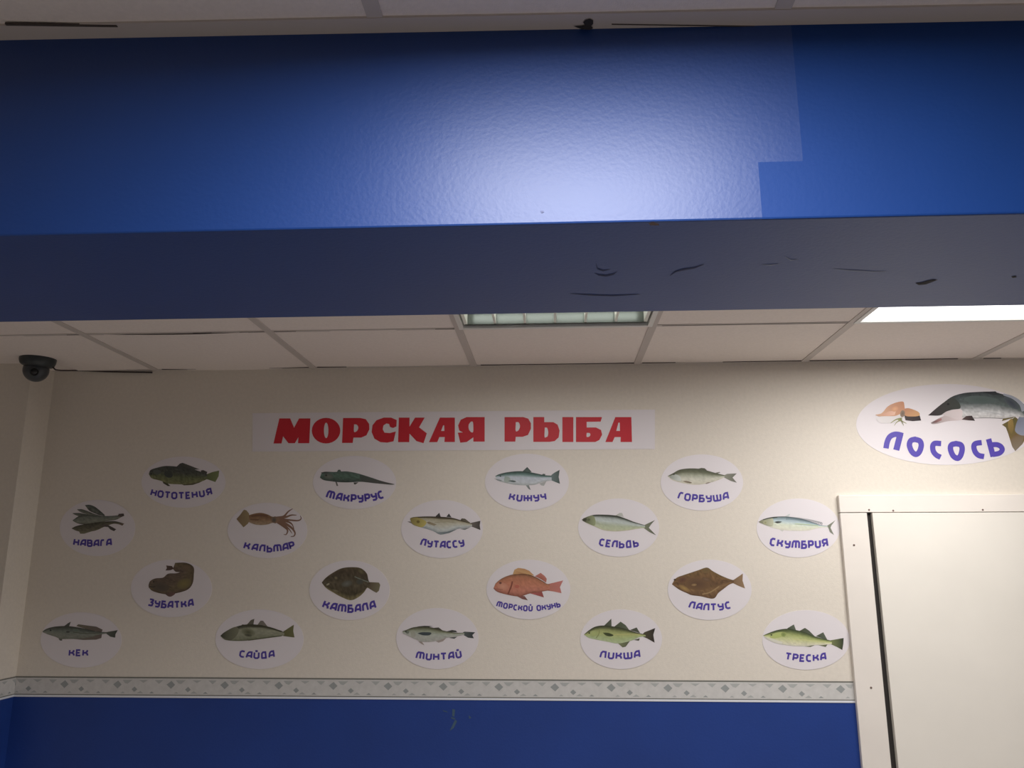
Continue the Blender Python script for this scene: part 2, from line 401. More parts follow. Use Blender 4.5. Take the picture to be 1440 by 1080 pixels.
# ------------------------------------------------------------------ ceiling lamps
def lamp_frame(mb, cx, cyy, zz, half=0.297):
    w = 0.014
    for x0, x1, y0, y1 in ((-half, half, -half, -half+w), (-half, half, half-w, half), (-half, -half+w, -half+w, half-w), (half-w, half, -half+w, half-w)):
        mb.box(cx+x0, cx+x1, cyy+y0, cyy+y1, zz-0.006, zz+0.002)
def lamp_housing(mb, cx, cyy, zz, half=0.29, h=0.085):
    t = 0.004
    mb.box(cx-half, cx+half, cyy-half, cyy+half, zz+h, zz+h+t)
    mb.box(cx-half, cx-half+t, cyy-half, cyy+half, zz, zz+h); mb.box(cx+half-t, cx+half, cyy-half, cyy+half, zz, zz+h)
    mb.box(cx-half, cx+half, cyy-half, cyy-half+t, zz, zz+h); mb.box(cx-half, cx+half, cyy+half-t, cyy+half, zz, zz+h)
def louvre_lamp(cx, cyy, zz, label, strength):
    t = empty('ceiling_lamp', (cx, cyy, zz), label, 'ceiling lamp')
    mb = MB(); lamp_frame(mb, cx, cyy, zz); mb.build('frame', TRIMW, t)
    mb = MB(); lamp_housing(mb, cx, cyy, zz); mb.build('housing', TRIMW, t)
    for i in range(4):
        y = cyy - 0.2025 + 0.135*i
        mb = MB(); mb.tube([(cx-0.256, y, zz+0.05), (cx+0.256, y, zz+0.05)], 0.012, 14); mb.build('fluorescent_tube', TUBEM, t, True)
    # long reflectors between the tubes, V shaped, and the cross blades
    for i in range(5):
        y = cyy - 0.27 + 0.135*i
        mb = MB(); mb.add([(cx-0.276, y-0.004, zz+0.002), (cx+0.276, y-0.004, zz+0.002), (cx+0.276, y+0.004, zz+0.002), (cx-0.276, y+0.004, zz+0.002),
                           (cx-0.276, y-0.001, zz+0.05), (cx+0.276, y-0.001, zz+0.05), (cx+0.276, y+0.001, zz+0.05), (cx-0.276, y+0.001, zz+0.05)],
                          [(0,3,2,1),(4,5,6,7),(0,1,5,4),(1,2,6,5),(2,3,7,6),(3,0,4,7)])
        mb.build('reflector', ALU, t)
    for k in range(1, 6):
        x = cx - 0.276 + 0.092*k
        mb = MB(); mb.box(x-0.0035, x+0.0035, cyy-0.265, cyy+0.265, zz+0.003, zz+0.04); mb.build('louvre_blade', BLADE, t)
    for s in (-1, 1):                                    # bright end plates
        x = cx + s*0.274
        mb = MB(); mb.box(x-0.005, x+0.005, cyy-0.268, cyy+0.268, zz+0.002, zz+0.06)
        mb.build('end_plate', BLADE, t)
    return t
louvre_lamp(MID_X, LAMP_Y, z(HC), 'square recessed ceiling lamp with mirrored louvre, partly hidden behind the blue beam', 1.0)
def diffuser_lamp(cx, cyy, zz, label):
    t = empty('ceiling_lamp', (cx, cyy, zz), label, 'ceiling lamp')
    mb = MB(); lamp_frame(mb, cx, cyy, zz); mb.build('frame', TRIMW, t)
    mb = MB(); lamp_housing(mb, cx, cyy, zz); mb.build('housing', TRIMW, t)
    mb = MB(); mb.box(cx-0.277, cx+0.277, cyy-0.277, cyy+0.277, zz-0.004, zz); mb.build('diffuser', DIFF, t)
    return t
diffuser_lamp(LAMP_X, LAMP_Y, z(HC), 'brightly lit white ceiling lamp panel at the right edge, behind the beam')
diffuser_lamp(MID_X+0.03, NEAR_Y, z(FC)+SL*MID_X-0.002, 'lit ceiling lamp panel in front of the beam, overhead')

# ------------------------------------------------------------------ security camera in the corner
bx = at(52, 518, COL_Y - 0.07)
root = empty('security_camera', (bx.x, bx.y, z(HC)), 'small dark dome security camera under the ceiling in the left corner', 'camera')
tilt = Matrix.Translation((bx.x, bx.y, at(52, 501, COL_Y-0.07).z)) @ Matrix.Rotation(math.radians(7), 4, 'Y') @ Matrix.Rotation(math.radians(6), 4, 'X')
mb = MB(); mb.lathe([(0.040, 0.04), (0.040, 0.0)], tilt, 24); mb.build('mount', CAMB, root, True)
mb = MB(); mb.lathe([(0.050, 0.004), (0.057, 0.002), (0.059, -0.004), (0.058, -0.020), (0.054, -0.031), (0.047, -0.037), (0.034, -0.039)], tilt, 40)
mb.build('base', CAMB, root, True)
pr = []
for i in range(15):
    a = math.radians(80 - 165*i/14); pr.append((0.042*math.cos(a), -0.050 + 0.042*math.sin(a)))
mb = MB(); mb.lathe(pr, tilt, 36); ball = mb.build('ball', CAMD, root, True)
ldir = Vector((0.42, -0.82, -0.34)).normalized(); cen = tilt @ Vector((0, 0, -0.050))
q = ldir.to_track_quat('Z', 'Y').to_matrix().to_4x4()
mb = MB(); mb.lathe([(0.015, 0.036), (0.0155, 0.0425), (0.013, 0.0435), (0.0125, 0.041)], Matrix.Translation(cen) @ q, 24); mb.build('lens_ring', CAMB, ball, True)
mb = MB(); mb.lathe([(0.0122, 0.040), (0.010, 0.0435), (0.005, 0.0448), (0.0005, 0.045)], Matrix.Translation(cen) @ q, 24); mb.build('lens', LENS, ball, True)
cpts = [tilt @ Vector((0.050, 0.0, -0.026)), at(78, 520, COL_Y-0.04), at(86, 521, COL_Y+0.03), at(110, 521, D-0.012), at(150, 522.6, D-0.006), at(185, 523.4, D-0.006), at(214, 523.8, D-0.006)]
mb = MB(); mb.tube(cpts, 0.0026, 8); mb.build('cable', CABLE, root, True)

# ------------------------------------------------------------------ stickers
def catmull(pts, n):
    P = [Vector((p[0], p[1])) for p in pts]
    P = [P[0]*2-P[1]] + P + [P[-1]*2-P[-2]]
    out = []
    for i in range(1, len(P)-2):
        for k in range(n):
            t = k/n; a, b, c, d_ = P[i-1], P[i], P[i+1], P[i+2]
            out.append(0.5*((2*b) + (c-a)*t + (2*a-5*b+4*c-d_)*t*t + (3*b-a-3*c+d_)*t**3))
    out.append(P[-2]); return out
def resample(pts, n):
    L = [0]
    for i in range(1, len(pts)): L.append(L[-1] + (pts[i]-pts[i-1]).length)
    out = []; j = 0
    for k in range(n+1):
        s = L[-1]*k/n
        while j < len(pts)-2 and L[j+1] < s: j += 1
        seg = L[j+1]-L[j]; t = (s-L[j])/seg if seg > 1e-9 else 0
        out.append(pts[j] + (pts[j+1]-pts[j])*t)
    return out
def ink(c):
    c = lin(c); g = 0.3*c[0] + 0.6*c[1] + 0.1*c[2]
    return tuple(v + (g-v)*0.22 for v in c)
def mix(a, b, t): return tuple(x+(y-x)*t for x, y in zip(a, b))
def ramp(stops, t):
    for (t0, c0), (t1, c1) in zip(stops, stops[1:]):
        if t <= t1: return mix(c0, c1, (t-t0)/max(1e-6, t1-t0))
    return stops[-1][1]

class Art:
    """a printed picture: flat patches of ink on the sticker, later patches a hair above earlier ones"""
    def __init__(s, o, sc): s.o = o; s.sc = sc; s.v = []; s.f = []; s.c = []; s.layer = 0
    def px(s, p): return (s.o[0]+p[0]/s.sc, s.o[1]+p[1]/s.sc)
    def put(s, p):
        x, y = s.px(p); return at(x, y, D - 0.0013 - 0.00004*s.layer)
    def body(s, top, bot, stops, mott=0.10, n=44, m=12, gain=1.0):
        A = resample(catmull(top, 8), n); B = resample(catmull(bot, 8), n); b0 = len(s.v)
        st = [(t, ink(c)) for t, c in stops]
        for i in range(n+1):
            for j in range(m+1):
                t = j/m; s.v.append(s.put(A[i]+(B[i]-A[i])*t))
                q = A[i]+(B[i]-A[i])*t
                k = 1 + mott*(random.random()*2-1) + 2.6*mott*mnoise.noise(Vector((q.x/46, q.y/30, len(s.v)*0 + s.o[0])))
                s.c.append(tuple(min(1, v*k*gain) for v in ramp(st, t)))
        for i in range(n):
            for j in range(m):
                a = b0+i*(m+1)+j; s.f.append((a, a+1, a+m+2, a+m+1))
        s.layer += 1; return s
    def fin(s, pts, c0, c1=None, smooth=False):
        """c0 at the first point of the outline, c1 at the far end"""
        P = [Vector(p) for p in pts]
        if smooth: P = [v for v in catmull(pts + [pts[0]], 5)][:-1]
        b0 = len(s.v); c0 = ink(c0); c1 = ink(c1) if c1 else c0
        dm = max((p-P[0]).length for p in P)
        for p in P:
            s.v.append(s.put(p)); k = 1+0.06*(random.random()*2-1)
            s.c.append(tuple(min(1, v*k) for v in mix(c0, c1, (p-P[0]).length/dm)))
        s.f.append(tuple(range(b0, b0+len(P)))); s.layer += 1; return s
    def blob(s, cx, cy_, rx, ry, c, rot=0, c1=None, n=20):
        b0 = len(s.v); cc = ink(c); ce = ink(c1) if c1 else cc
        s.v.append(s.put((cx, cy_))); s.c.append(cc)
        ca, sa = math.cos(math.radians(rot)), math.sin(math.radians(rot))
        for k in range(n):
            a = 2*math.pi*k/n; x, y = rx*math.cos(a), ry*math.sin(a)
            s.v.append(s.put((cx+x*ca-y*sa, cy_+x*sa+y*ca))); s.c.append(ce)
        for k in range(n): s.f.append((b0, b0+1+k, b0+1+(k+1) % n))
        s.layer += 1; return s
    def line(s, pts, w, c, smooth=True):
        P = catmull(pts, 6) if smooth and len(pts) > 2 else [Vector(p) for p in pts]
        b0 = len(s.v); cc = ink(c)
        for i, p in enumerate(P):
            t = (P[min(i+1, len(P)-1)]-P[max(i-1, 0)]).normalized(); nn = Vector((-t.y, t.x))
            ww = w if not isinstance(w, tuple) else w[0]+(w[1]-w[0])*i/(len(P)-1)
            s.v += [s.put(p+nn*ww/2), s.put(p-nn*ww/2)]; s.c += [cc, cc]
        for i in range(len(P)-1): s.f.append((b0+2*i, b0+2*i+1, b0+2*i+3, b0+2*i+2))
        s.layer += 1; return s
    def build(s, name, parent):
        off = parent.location
        return obj(name, [v-off for v in s.v], s.f, PRINT, parent, cols=s.c)

G = {  # letter strokes in a box one unit tall; y upwards
 'А': (.62, [[(0,0),(.10,.62),(.24,.92),(.40,1),(.62,1),(.62,0)], [(.07,.34),(.62,.34)]]),
 'Б': (.60, [[(.55,1),(.08,1),(.04,0),(.45,0),(.58,.12),(.58,.42),(.45,.55),(.06,.55)]]),
 'В': (.60, [[(.04,0),(.04,1),(.45,1),(.56,.9),(.56,.62),(.45,.53),(.05,.53)], [(.45,.53),(.60,.42),(.60,.12),(.48,0),(.04,0)]]),
 'Г': (.50, [[(0,0),(.08,.8),(.2,1),(.5,1)]]),
 'Д': (.66, [[(0,0),(.68,0)], [(.08,0),(.10,.75),(.25,1),(.56,1),(.58,0)]]),
 'Е': (.54, [[(.54,1),(.08,1),(.04,0),(.54,0)], [(.06,.5),(.46,.5)]]),
 'Ж': (.95, [[(.04,1),(.04,0)], [(.48,1),(.48,0)], [(.92,1),(.92,0)], [(.04,.5),(.92,.5)]]),
 'З': (.55, [[(.05,1),(.5,1),(.54,.9),(.42,.56),(.55,.42),(.50,.06),(.40,0),(0,0)], [(.2,.56),(.42,.56)]]),
 'И': (.62, [[(.08,1),(.05,.18),(.18,0),(.46,0),(.60,.16),(.62,1)]]),
 'К': (.64, [[(.08,1),(.02,0)], [(.05,.5),(.36,.5),(.58,.75),(.60,1)], [(.36,.5),(.58,.3),(.62,0)]]),
 'Л': (.60, [[(0,0),(.08,.75),(.24,1),(.58,1),(.60,0)]]),
 'М': (.88, [[(0,0),(.06,.78),(.18,1),(.74,1),(.86,.82),(.88,0)], [(.46,1),(.46,0)]]),
 'Н': (.64, [[(.06,1),(.02,0)], [(.62,1),(.62,0)], [(.04,.5),(.62,.5)]]),
 'О': (.66, [[(.2,1),(.48,1),(.63,.82),(.63,.2),(.48,0),(.2,0),(.04,.2),(.04,.82),(.2,1)]]),
 'П': (.60, [[(.04,0),(.06,1),(.58,1),(.60,0)]]),
 'Р': (.58, [[(.04,0),(.06,1),(.44,1),(.57,.87),(.57,.55),(.44,.42),(.06,.42)]]),
 'С': (.56, [[(.55,.98),(.22,1),(.04,.8),(.04,.2),(.22,0),(.55,.02)]]),
 'Т': (.62, [[(0,1),(.64,1)], [(.32,1),(.32,0)]]),
 'У': (.62, [[(.04,1),(.06,.65),(.18,.5),(.58,.5)], [(.61,1),(.59,.16),(.46,0),(.08,0)]]),
 'Ч': (.60, [[(.05,1),(.07,.62),(.2,.48),(.58,.48)], [(.60,1),(.58,0)]]),
 'Ш': (.92, [[(.04,1),(.04,.14),(.14,0),(.80,0),(.90,.14),(.92,1)], [(.48,1),(.48,0)]]),
 'Ь': (.58, [[(.05,1),(.05,0),(.42,0),(.56,.13),(.56,.42),(.42,.55),(.05,.55)]]),
 'Я': (.62, [[(.62,0),(.62,1),(.24,1),(.08,.86),(.08,.58),(.22,.45),(.62,.45)], [(.30,.45),(.05,0)]]),
 ' ': (.34, []),
}
G['П'] = G['Л']; G['Х'] = G['К']; G['Й'] = (G['И'][0], G['И'][1] + [[(.18,1.30),(.33,1.20),(.48,1.30)]])

def stroke(mb, pts, w, place):
    """a ribbon of ink with mitred bends"""
    P = [Vector(p) for p in pts]; n = len(P); L = []; R = []
    closed = (P[0]-P[-1]).length < 1e-6
    for i in range(n):
        if closed and i in (0, n-1): a, b = P[n-2], P[1]
        else: a, b = P[max(i-1, 0)], P[min(i+1, n-1)]
        t1 = (P[i]-a); t2 = (b-P[i])
        t1 = t1.normalized() if t1.length > 1e-9 else t2.normalized(); t2 = t2.normalized() if t2.length > 1e-9 else t1
        t = (t1+t2).normalized(); nn = Vector((-t.y, t.x)); k = 1/max(0.6, abs(t.dot(t1)))
        L.append(P[i]+nn*w/2*k); R.append(P[i]-nn*w/2*k)
    vs = [place(p) for q in zip(L, R) for p in q]
    mb.add(vs, [(2*i, 2*i+1, 2*i+3, 2*i+2) for i in range(n-1)])
def lettering(word, p0, p1, p2, h, root, m=INK, w=0.235, ybase=0.0):
    """word along the arc through three pixels (left end, middle, right end of its centre line); h letter height in pixels"""
    p0, p1, p2 = Vector(p0), Vector(p1), Vector(p2)
    q1 = p1*2 - (p0+p2)*0.5
    f = lambda t: p0*(1-t)**2 + q1*2*t*(1-t) + p2*t*t
    g = lambda t: ((q1-p0)*(1-t) + (p2-q1)*t).normalized()
    gap = 0.30
    tot = sum(G[c][0] for c in word) + gap*(len(word)-1)
    length = sum((f((k+1)/40)-f(k/40)).length for k in range(40)); sx = length/tot
    mb = MB(); x = 0; lay = 0
    for ch in word:
        wd, ss = G[ch]; t = (x+wd/2)/tot; c = f(t); dx = g(t); up = Vector((dx.y, -dx.x))
        for s in ss:
            e = 0.0013 + 0.00003*(lay % 4); lay += 1
            def place(p):
                q = c + dx*((p.x-wd/2)*sx) + up*((p.y-0.5)*h)
                return at(q.x, q.y, D-e)
            # thickness stays even although letters are stretched: work in stretched units
            k = sx/h
            def place2(p): return place(Vector((p.x/k, p.y)))
            stroke(mb, [(a*k, w/2 + b*(1-w)) for a, b in s], w, place2)
        x += wd + gap
    return mb.build('lettering', m, root)
def oval(cx, cy_, rx, ry, root, n=72, rot=0):
    mb = MB(); f = []; b = []
    for k in range(n):
        a = 2*math.pi*k/n
        f.append(at(cx+rx*math.cos(a), cy_+ry*math.sin(a), D-0.001)); b.append(f[-1]+Vector((0, 0.0009, 0)))
    mb.add(f+b, [tuple(reversed(range(n)))] + [(k, (k+1) % n, n+(k+1) % n, n+k) for k in range(n)])
    return mb.build('backing', PAPER, root)
def sticker(label, box, word, arc, h, art, w=0.235, m=INK, group='fish stickers below the red heading'):
    x0, x1, y0, y1 = box; c = at((x0+x1)/2, (y0+y1)/2, D)
    root = empty('fish_sticker', c, label, 'sticker', group)
    oval((x0+x1)/2, (y0+y1)/2, (x1-x0)/2, (y1-y0)/2, root)
    art.build('fish_print', root)
    lettering(word, *arc, h, root, m, w)
    return root
S = 1440/130.0

# notothenia
a = Art((190, 640), S)
a.fin([(1100,340),(1110,300),(1200,265),(1310,240),(1300,330),(1250,420),(1180,395),(1110,372)], (92,104,58), (128,140,84))
a.fin([(760,200),(640,185),(700,130),(740,120),(860,165),(1005,222),(900,228)], (70,72,66), (96,92,88))
a.fin([(1030,262),(1020,242),(1060,232),(1125,262),(1112,302)], (66,66,60), (84,80,76))
a.fin([(420,395),(480,418),(550,480),(510,482),(440,440)], (78,80,58))
a.fin([(700,440),(760,472),(900,464),(1000,430),(1070,395)], (98,92,66))
a.body([(215,290),(240,232),(330,200),(470,170),(640,178),(760,198),(900,220),(1020,258),(1120,300)],
       [(215,300),(262,362),(400,400),(520,445),(680,455),(800,452),(950,430),(1060,402),(1120,372)],
       [(0,(72,76,72)),(.35,(84,88,78)),(.6,(104,112,72)),(1,(128,130,80))], .22)
a.blob(340,265,60,40,(92,98,92)).blob(520,300,70,50,(70,76,70),20).blob(250,292,18,14,(60,62,60))
sticker('oval sticker of a dark green stout fish, topmost left, above the squid', (199,317,642,714), 'НОТОТЕНИЯ', ((213,692),(254,697),(297,691)), 10.5, a)
# grenadier
a = Art((435, 640), S)
a.fin([(430,260),(450,228),(480,226),(498,258)], (88,100,94)).fin([(405,415),(430,420),(450,480),(425,480)], (112,108,104)).fin([(690,425),(765,425),(720,458),(695,455)], (84,88,84))
a.body([(175,325),(195,275),(250,258),(400,262),(560,252),(680,268),(800,298),(950,345),(1100,395),(1210,425),(1325,452)],
       [(165,348),(220,388),(320,405),(450,420),(600,425),(800,415),(950,430),(1080,442),(1200,455),(1280,460),(1325,458)],
       [(0,(84,102,94)),(.4,(86,118,102)),(.8,(78,96,86)),(1,(70,82,78))], .16)
a.fin([(780,300),(860,322),(1100,398),(1320,452),(1200,455),(1000,436),(800,412)], (80,92,84), (92,86,84)).blob(300,330,80,45,(118,124,112),8,(92,104,96)).blob(240,275,60,10,(70,74,72)).blob(262,315,16,14,(60,64,62))
sticker('oval sticker of a slim grey-green fish with a long pointed tail', (440,557,641,716), 'МАКРУРУС', ((460,694.5),(500,701),(538,695)), 12, a)
# coho salmon
a = Art((680, 640), S)
a.fin([(1040,352),(1060,305),(1110,270),(1185,230),(1170,340),(1190,447),(1120,420),(1060,395)], (120,142,140), (66,80,76))
a.fin([(680,270),(610,250),(680,185),(750,262)], (92,112,106), (70,84,80)).fin([(900,312),(930,290),(965,296),(955,318)], (84,98,94))
a.fin([(650,460),(705,468),(735,545),(700,525)], (150,158,156), (112,118,118)).fin([(870,440),(980,405),(940,480),(895,470)], (178,180,178))
a.body([(185,325),(250,295),(380,265),(560,250),(700,262),(820,285),(950,312),(1060,320)],
       [(190,350),(230,400),(330,430),(480,460),(640,470),(800,460),(930,415),(1060,395)],
       [(0,(52,66,62)),(.14,(70,104,96)),(.3,(128,158,156)),(.42,(186,196,208)),(.8,(196,202,210)),(1,(166,174,172))], .06)
a.fin([(160,360),(205,375),(290,388),(270,400),(215,395)], (140,150,152)).fin([(330,330),(400,345),(420,400),(360,430),(320,400)], (150,172,160), (168,178,172), True)
a.fin([(380,400),(450,392),(510,410),(460,422)], (84,104,100), (96,112,108), True).blob(262,328,13,10,(60,66,66))
sticker('oval sticker of a silver salmon with dark back, below the end of the red heading', (682,800,638,718), 'КИЖУЧ', ((716.5,698),(742,700.5),(767,698)), 11, a)
# pink salmon
a = Art((925, 640), S)
a.fin([(1010,325),(1080,292),(1230,285),(1165,350),(1230,430),(1130,400),(1030,348)], (142,144,124), (112,110,100))
a.fin([(620,215),(680,200),(730,205),(770,238)], (90,90,72)).fin([(900,275),(960,262),(975,270),(930,288)], (112,114,98))
a.body([(155,325),(250,275),(340,228),(480,208),(640,212),(760,238),(900,278),(1040,312)],
       [(160,335),(220,385),(320,420),(450,448),(580,462),(720,450),(900,405),(1040,345)],
       [(0,(84,86,66)),(.22,(104,108,80)),(.42,(162,166,142)),(.65,(204,202,184)),(1,(206,200,178))], .07)
a.fin([(180,330),(270,300),(340,330),(360,400),(270,390),(200,360)], (146,152,138), (206,212,206), True).fin([(385,405),(450,402),(530,428),(500,438),(430,425)], (156,140,112), (112,96,76), True)
a.fin([(735,440),(790,420),(830,425),(760,450)], (156,140,124)).blob(250,300,14,12,(70,72,64))
sticker('oval sticker of an olive-backed pale fish, right of the silver salmon', (929,1045,639,718), 'ГОРБУША', ((954.5,696.5),(989,701),(1023.5,697)), 11, a)
# saffron cod (a heap of small fish)
a = Art((75, 700), S)
a.body([(490,115),(560,110),(640,135),(720,195),(800,265)], [(500,125),(560,200),(640,240),(720,270),(800,285)], [(0,(76,82,78)),(.6,(104,110,100)),(1,(78,82,76))], .2)
a.body([(370,180),(450,180),(540,210),(640,250),(740,280)], [(375,190),(440,230),(540,262),(640,285),(740,300)], [(0,(88,94,84)),(1,(132,136,122))], .15)
a.body([(300,240),(400,238),(520,258),(640,282),(740,300)], [(305,250),(400,290),(520,310),(640,320),(740,320)], [(0,(74,82,72)),(1,(128,132,118))], .15)
a.body([(300,350),(400,285),(520,265),(700,278),(850,285),(1000,275),(1080,262)], [(305,362),(400,405),(550,415),(700,390),(850,362),(980,340),(1080,290)], [(0,(74,82,72)),(.25,(116,124,112)),(.8,(136,140,124)),(1,(92,92,76))], .12)
a.fin([(1000,290),(1020,250),(1095,245),(1105,280),(1060,300)], (96,84,70), (84,72,66))
a.body([(285,475),(360,440),(500,410),(680,385),(830,370),(960,365),(1080,395)], [(290,482),(380,520),(520,530),(660,510),(800,450),(940,405),(1070,425)], [(0,(74,74,60)),(.4,(96,92,74)),(1,(116,112,86))], .2)
a.fin([(1040,395),(1105,400),(1075,435),(1020,412)], (116,96,78)).fin([(730,430),(830,410),(960,480),(980,490),(945,520),(890,495),(850,455),(770,450)], (104,92,84), (78,74,70)).fin([(400,525),(520,525),(640,510),(480,560),(420,560)], (124,122,92))
sticker('oval sticker of a heap of small grey-green fish, beside the left corner', (84,190,703,782), 'НАВАГА', ((104,762),(130,764),(156,762.5)), 10.5, a)
# squid
a = Art((315, 705), S)
for pts, w_ in (([(820,260),(930,235),(1000,160),(1070,115)], (44,9)), ([(850,260),(960,245),(1050,215),(1130,215)], (44,10)), ([(860,275),(1000,290),(1150,300),(1200,270),(1190,225)], (34,9)),
                ([(840,300),(960,350),(1060,420),(1105,490),(1090,540),(1040,550)], (46,9)), ([(850,310),(940,370),(1010,430),(1060,500)], (40,8)), ([(830,320),(930,390),(990,450),(970,515),(930,515)], (40,7)), ([(860,290),(1000,320),(1060,360),(1090,430)], (40,9))):
    a.line(pts, w_, (142,104,80))
a.fin([(195,275),(250,215),(310,130),(350,140),(390,190),(400,300),(370,350),(305,405),(250,340)], (128,100,66), (160,138,92))
a.body([(390,215),(480,190),(580,180),(680,205),(740,235),(800,245)], [(390,325),(480,360),(580,370),(680,360),(740,340),(800,330)], [(0,(142,104,66)),(.25,(134,96,62)),(.6,(156,122,84)),(1,(172,146,114))], .1)
a.fin([(740,250),(790,235),(850,240),(870,300),(800,345),(740,325)], (128,108,88), (150,114,84)).blob(780,290,34,42,(92,86,78),0,(122,104,88)).line([(430,230),(560,215),(680,225)], 26, (120,84,60)).line([(410,280),(540,290)], 22, (128,92,62))
sticker('oval sticker of an orange-brown squid with spread tentacles', (320,432,707,785), 'КАЛЬМАР', ((343.5,766.5),(380,771.5),(413,766)), 11, a)
# blue whiting
a = Art((560, 705), S)
a.fin([(1120,360),(1135,335),(1280,303),(1270,375),(1280,447),(1140,392)], (122,112,104), (72,66,62)).fin([(620,245),(580,235),(640,178),(662,240)], (72,70,68)).fin([(790,245),(750,240),(790,190),(830,250)], (74,72,70))
a.fin([(970,290),(990,265),(1040,270),(1130,340),(1040,322)], (92,84,66), (112,104,84)).fin([(965,430),(1040,445),(1130,400),(1020,420)], (128,136,132))
a.body([(185,265),(250,245),(450,235),(640,240),(830,255),(960,290),(1060,320),(1150,350)], [(190,330),(250,375),(350,405),(540,460),(640,515),(760,500),(910,435),(1030,412),(1150,390)],
       [(0,(62,52,34)),(.08,(78,66,44)),(.14,(168,158,124)),(.45,(196,192,170)),(.75,(194,200,196)),(1,(150,160,164))], .06)
a.fin([(540,462),(620,482),(760,472),(915,435),(800,492),(660,520)], (150,162,166), (92,108,112)).fin([(185,265),(290,250),(400,290),(440,330),(400,390),(340,402),(230,360),(200,320)], (138,122,52), (196,180,72), True)
a.fin([(145,315),(190,315),(230,345),(190,335)], (128,112,104)).fin([(440,325),(480,315),(600,358),(560,382),(470,350)], (142,126,92), (164,150,116)).line([(560,330),(760,320),(900,335)], 5, (150,140,104)).blob(310,318,26,22,(122,104,40))
sticker('oval sticker of a slim silver fish with a yellow head', (564,679,703,785), 'ПУТАССУ', ((592.5,762),(622,766),(652,763)), 11, a)
# herring
a = Art((805, 705), S)
a.fin([(1080,395),(1130,365),(1285,292),(1225,360),(1190,412),(1305,530),(1200,480)], (128,134,104), (96,98,82)).fin([(670,220),(740,180),(775,182),(800,245)], (172,174,160), (190,188,184))
a.body([(145,285),(230,240),(340,210),(500,208),(680,222),(820,265),(960,320),(1130,372)], [(148,292),(220,340),(330,385),(470,445),(640,468),(820,458),(1000,430),(1130,412)],
       [(0,(56,60,48)),(.12,(72,78,66)),(.2,(170,180,174)),(.4,(188,198,194)),(.65,(172,182,150)),(.9,(186,194,156)),(1,(192,186,154))], .06)
a.fin([(148,288),(230,240),(320,225),(360,300),(340,380),(260,350),(190,320)], (58,56,46), (150,160,112), True).blob(255,285,22,17,(92,100,66)).blob(190,285,36,26,(62,58,48),-20,(78,82,58))
sticker('oval sticker of a silvery herring-like fish with a deeply forked tail', (813,927,701,783), 'СЕЛЬДЬ', ((843.5,762),(870,765.5),(897,763.5)), 11, a)
# mackerel
a = Art((1055, 705), S)
a.fin([(1150,400),(1200,380),(1330,292),(1265,375),(1250,410),(1305,525),(1240,480),(1215,405)], (104,110,84), (142,144,130)).fin([(530,240),(600,198),(625,195),(600,240)], (196,200,198)).fin([(460,445),(530,445),(500,472)], (200,200,192))
a.body([(130,320),(200,280),(340,245),(520,235),(680,250),(850,285),(1000,335),(1100,370),(1210,385)], [(135,325),(230,370),(340,410),(500,445),(680,458),(900,455),(1020,425),(1110,408),(1210,402)],
       [(0,(52,62,58)),(.07,(112,132,138)),(.3,(170,194,202)),(.45,(196,212,208)),(.6,(214,222,196)),(1,(216,212,192))], .05)
for i in range(22):
    x = 560+i*26; y0 = 236+0.000245*(x-520)**2
    a.line([(x, y0+3), (x+14, y0+26), (x+6, y0+48)], 7, (66,88,98))
a.fin([(130,320),(220,275),(330,258),(360,290),(350,380),(260,370)], (112,112,80), (190,192,160), True).blob(235,330,30,30,(138,136,92),0,(176,176,136)).fin([(380,320),(430,310),(495,318),(440,338),(410,336)], (60,62,58), (80,86,84), True).line([(200,285),(300,262),(420,248)], 14, (66,72,62)).line([(700,350),(900,360),(1060,380)], 10, (192,212,160))
sticker('oval sticker of a blue-backed striped mackerel-like fish, touching the door casing', (1064,1181,701,784), 'СКУМБРИЯ', ((1083.5,761.5),(1124,766),(1163,763)), 12, a)
# wolffish
a = Art((175, 782), S)
a.fin([(760,185),(740,155),(650,145),(660,185),(640,225),(720,220),(765,200)], (88,66,58), (100,78,70))
a.body([(375,450),(400,390),(480,348),(600,335),(680,275),(800,268),(860,250),(800,245),(760,205),(760,185)],
       [(378,490),(450,550),(640,595),(800,580),(980,525),(1060,430),(1080,300),(1075,170),(960,105),(790,105)],
       [(0,(104,86,72)),(.4,(108,90,72)),(.7,(116,100,70)),(1,(96,80,60))], .16, 60, 14)
a.fin([(630,590),(700,560),(790,580),(740,625),(690,630)], (92,76,62), (128,92,84), True).blob(930,430,120,80,(136,122,56),-20,(118,104,66)).blob(560,480,140,70,(88,80,70),8,(102,88,72)).blob(960,180,80,40,(124,100,72),5,(114,94,70)).line([(380,470),(430,480),(480,475)], 12, (62,56,50)).blob(455,400,14,12,(56,52,48))
sticker('oval sticker of a brown fish curled back on itself', (184,298,787,868), 'ЗУБАТКА', ((209.5,846.5),(240,850.5),(271,847.5)), 11, a)
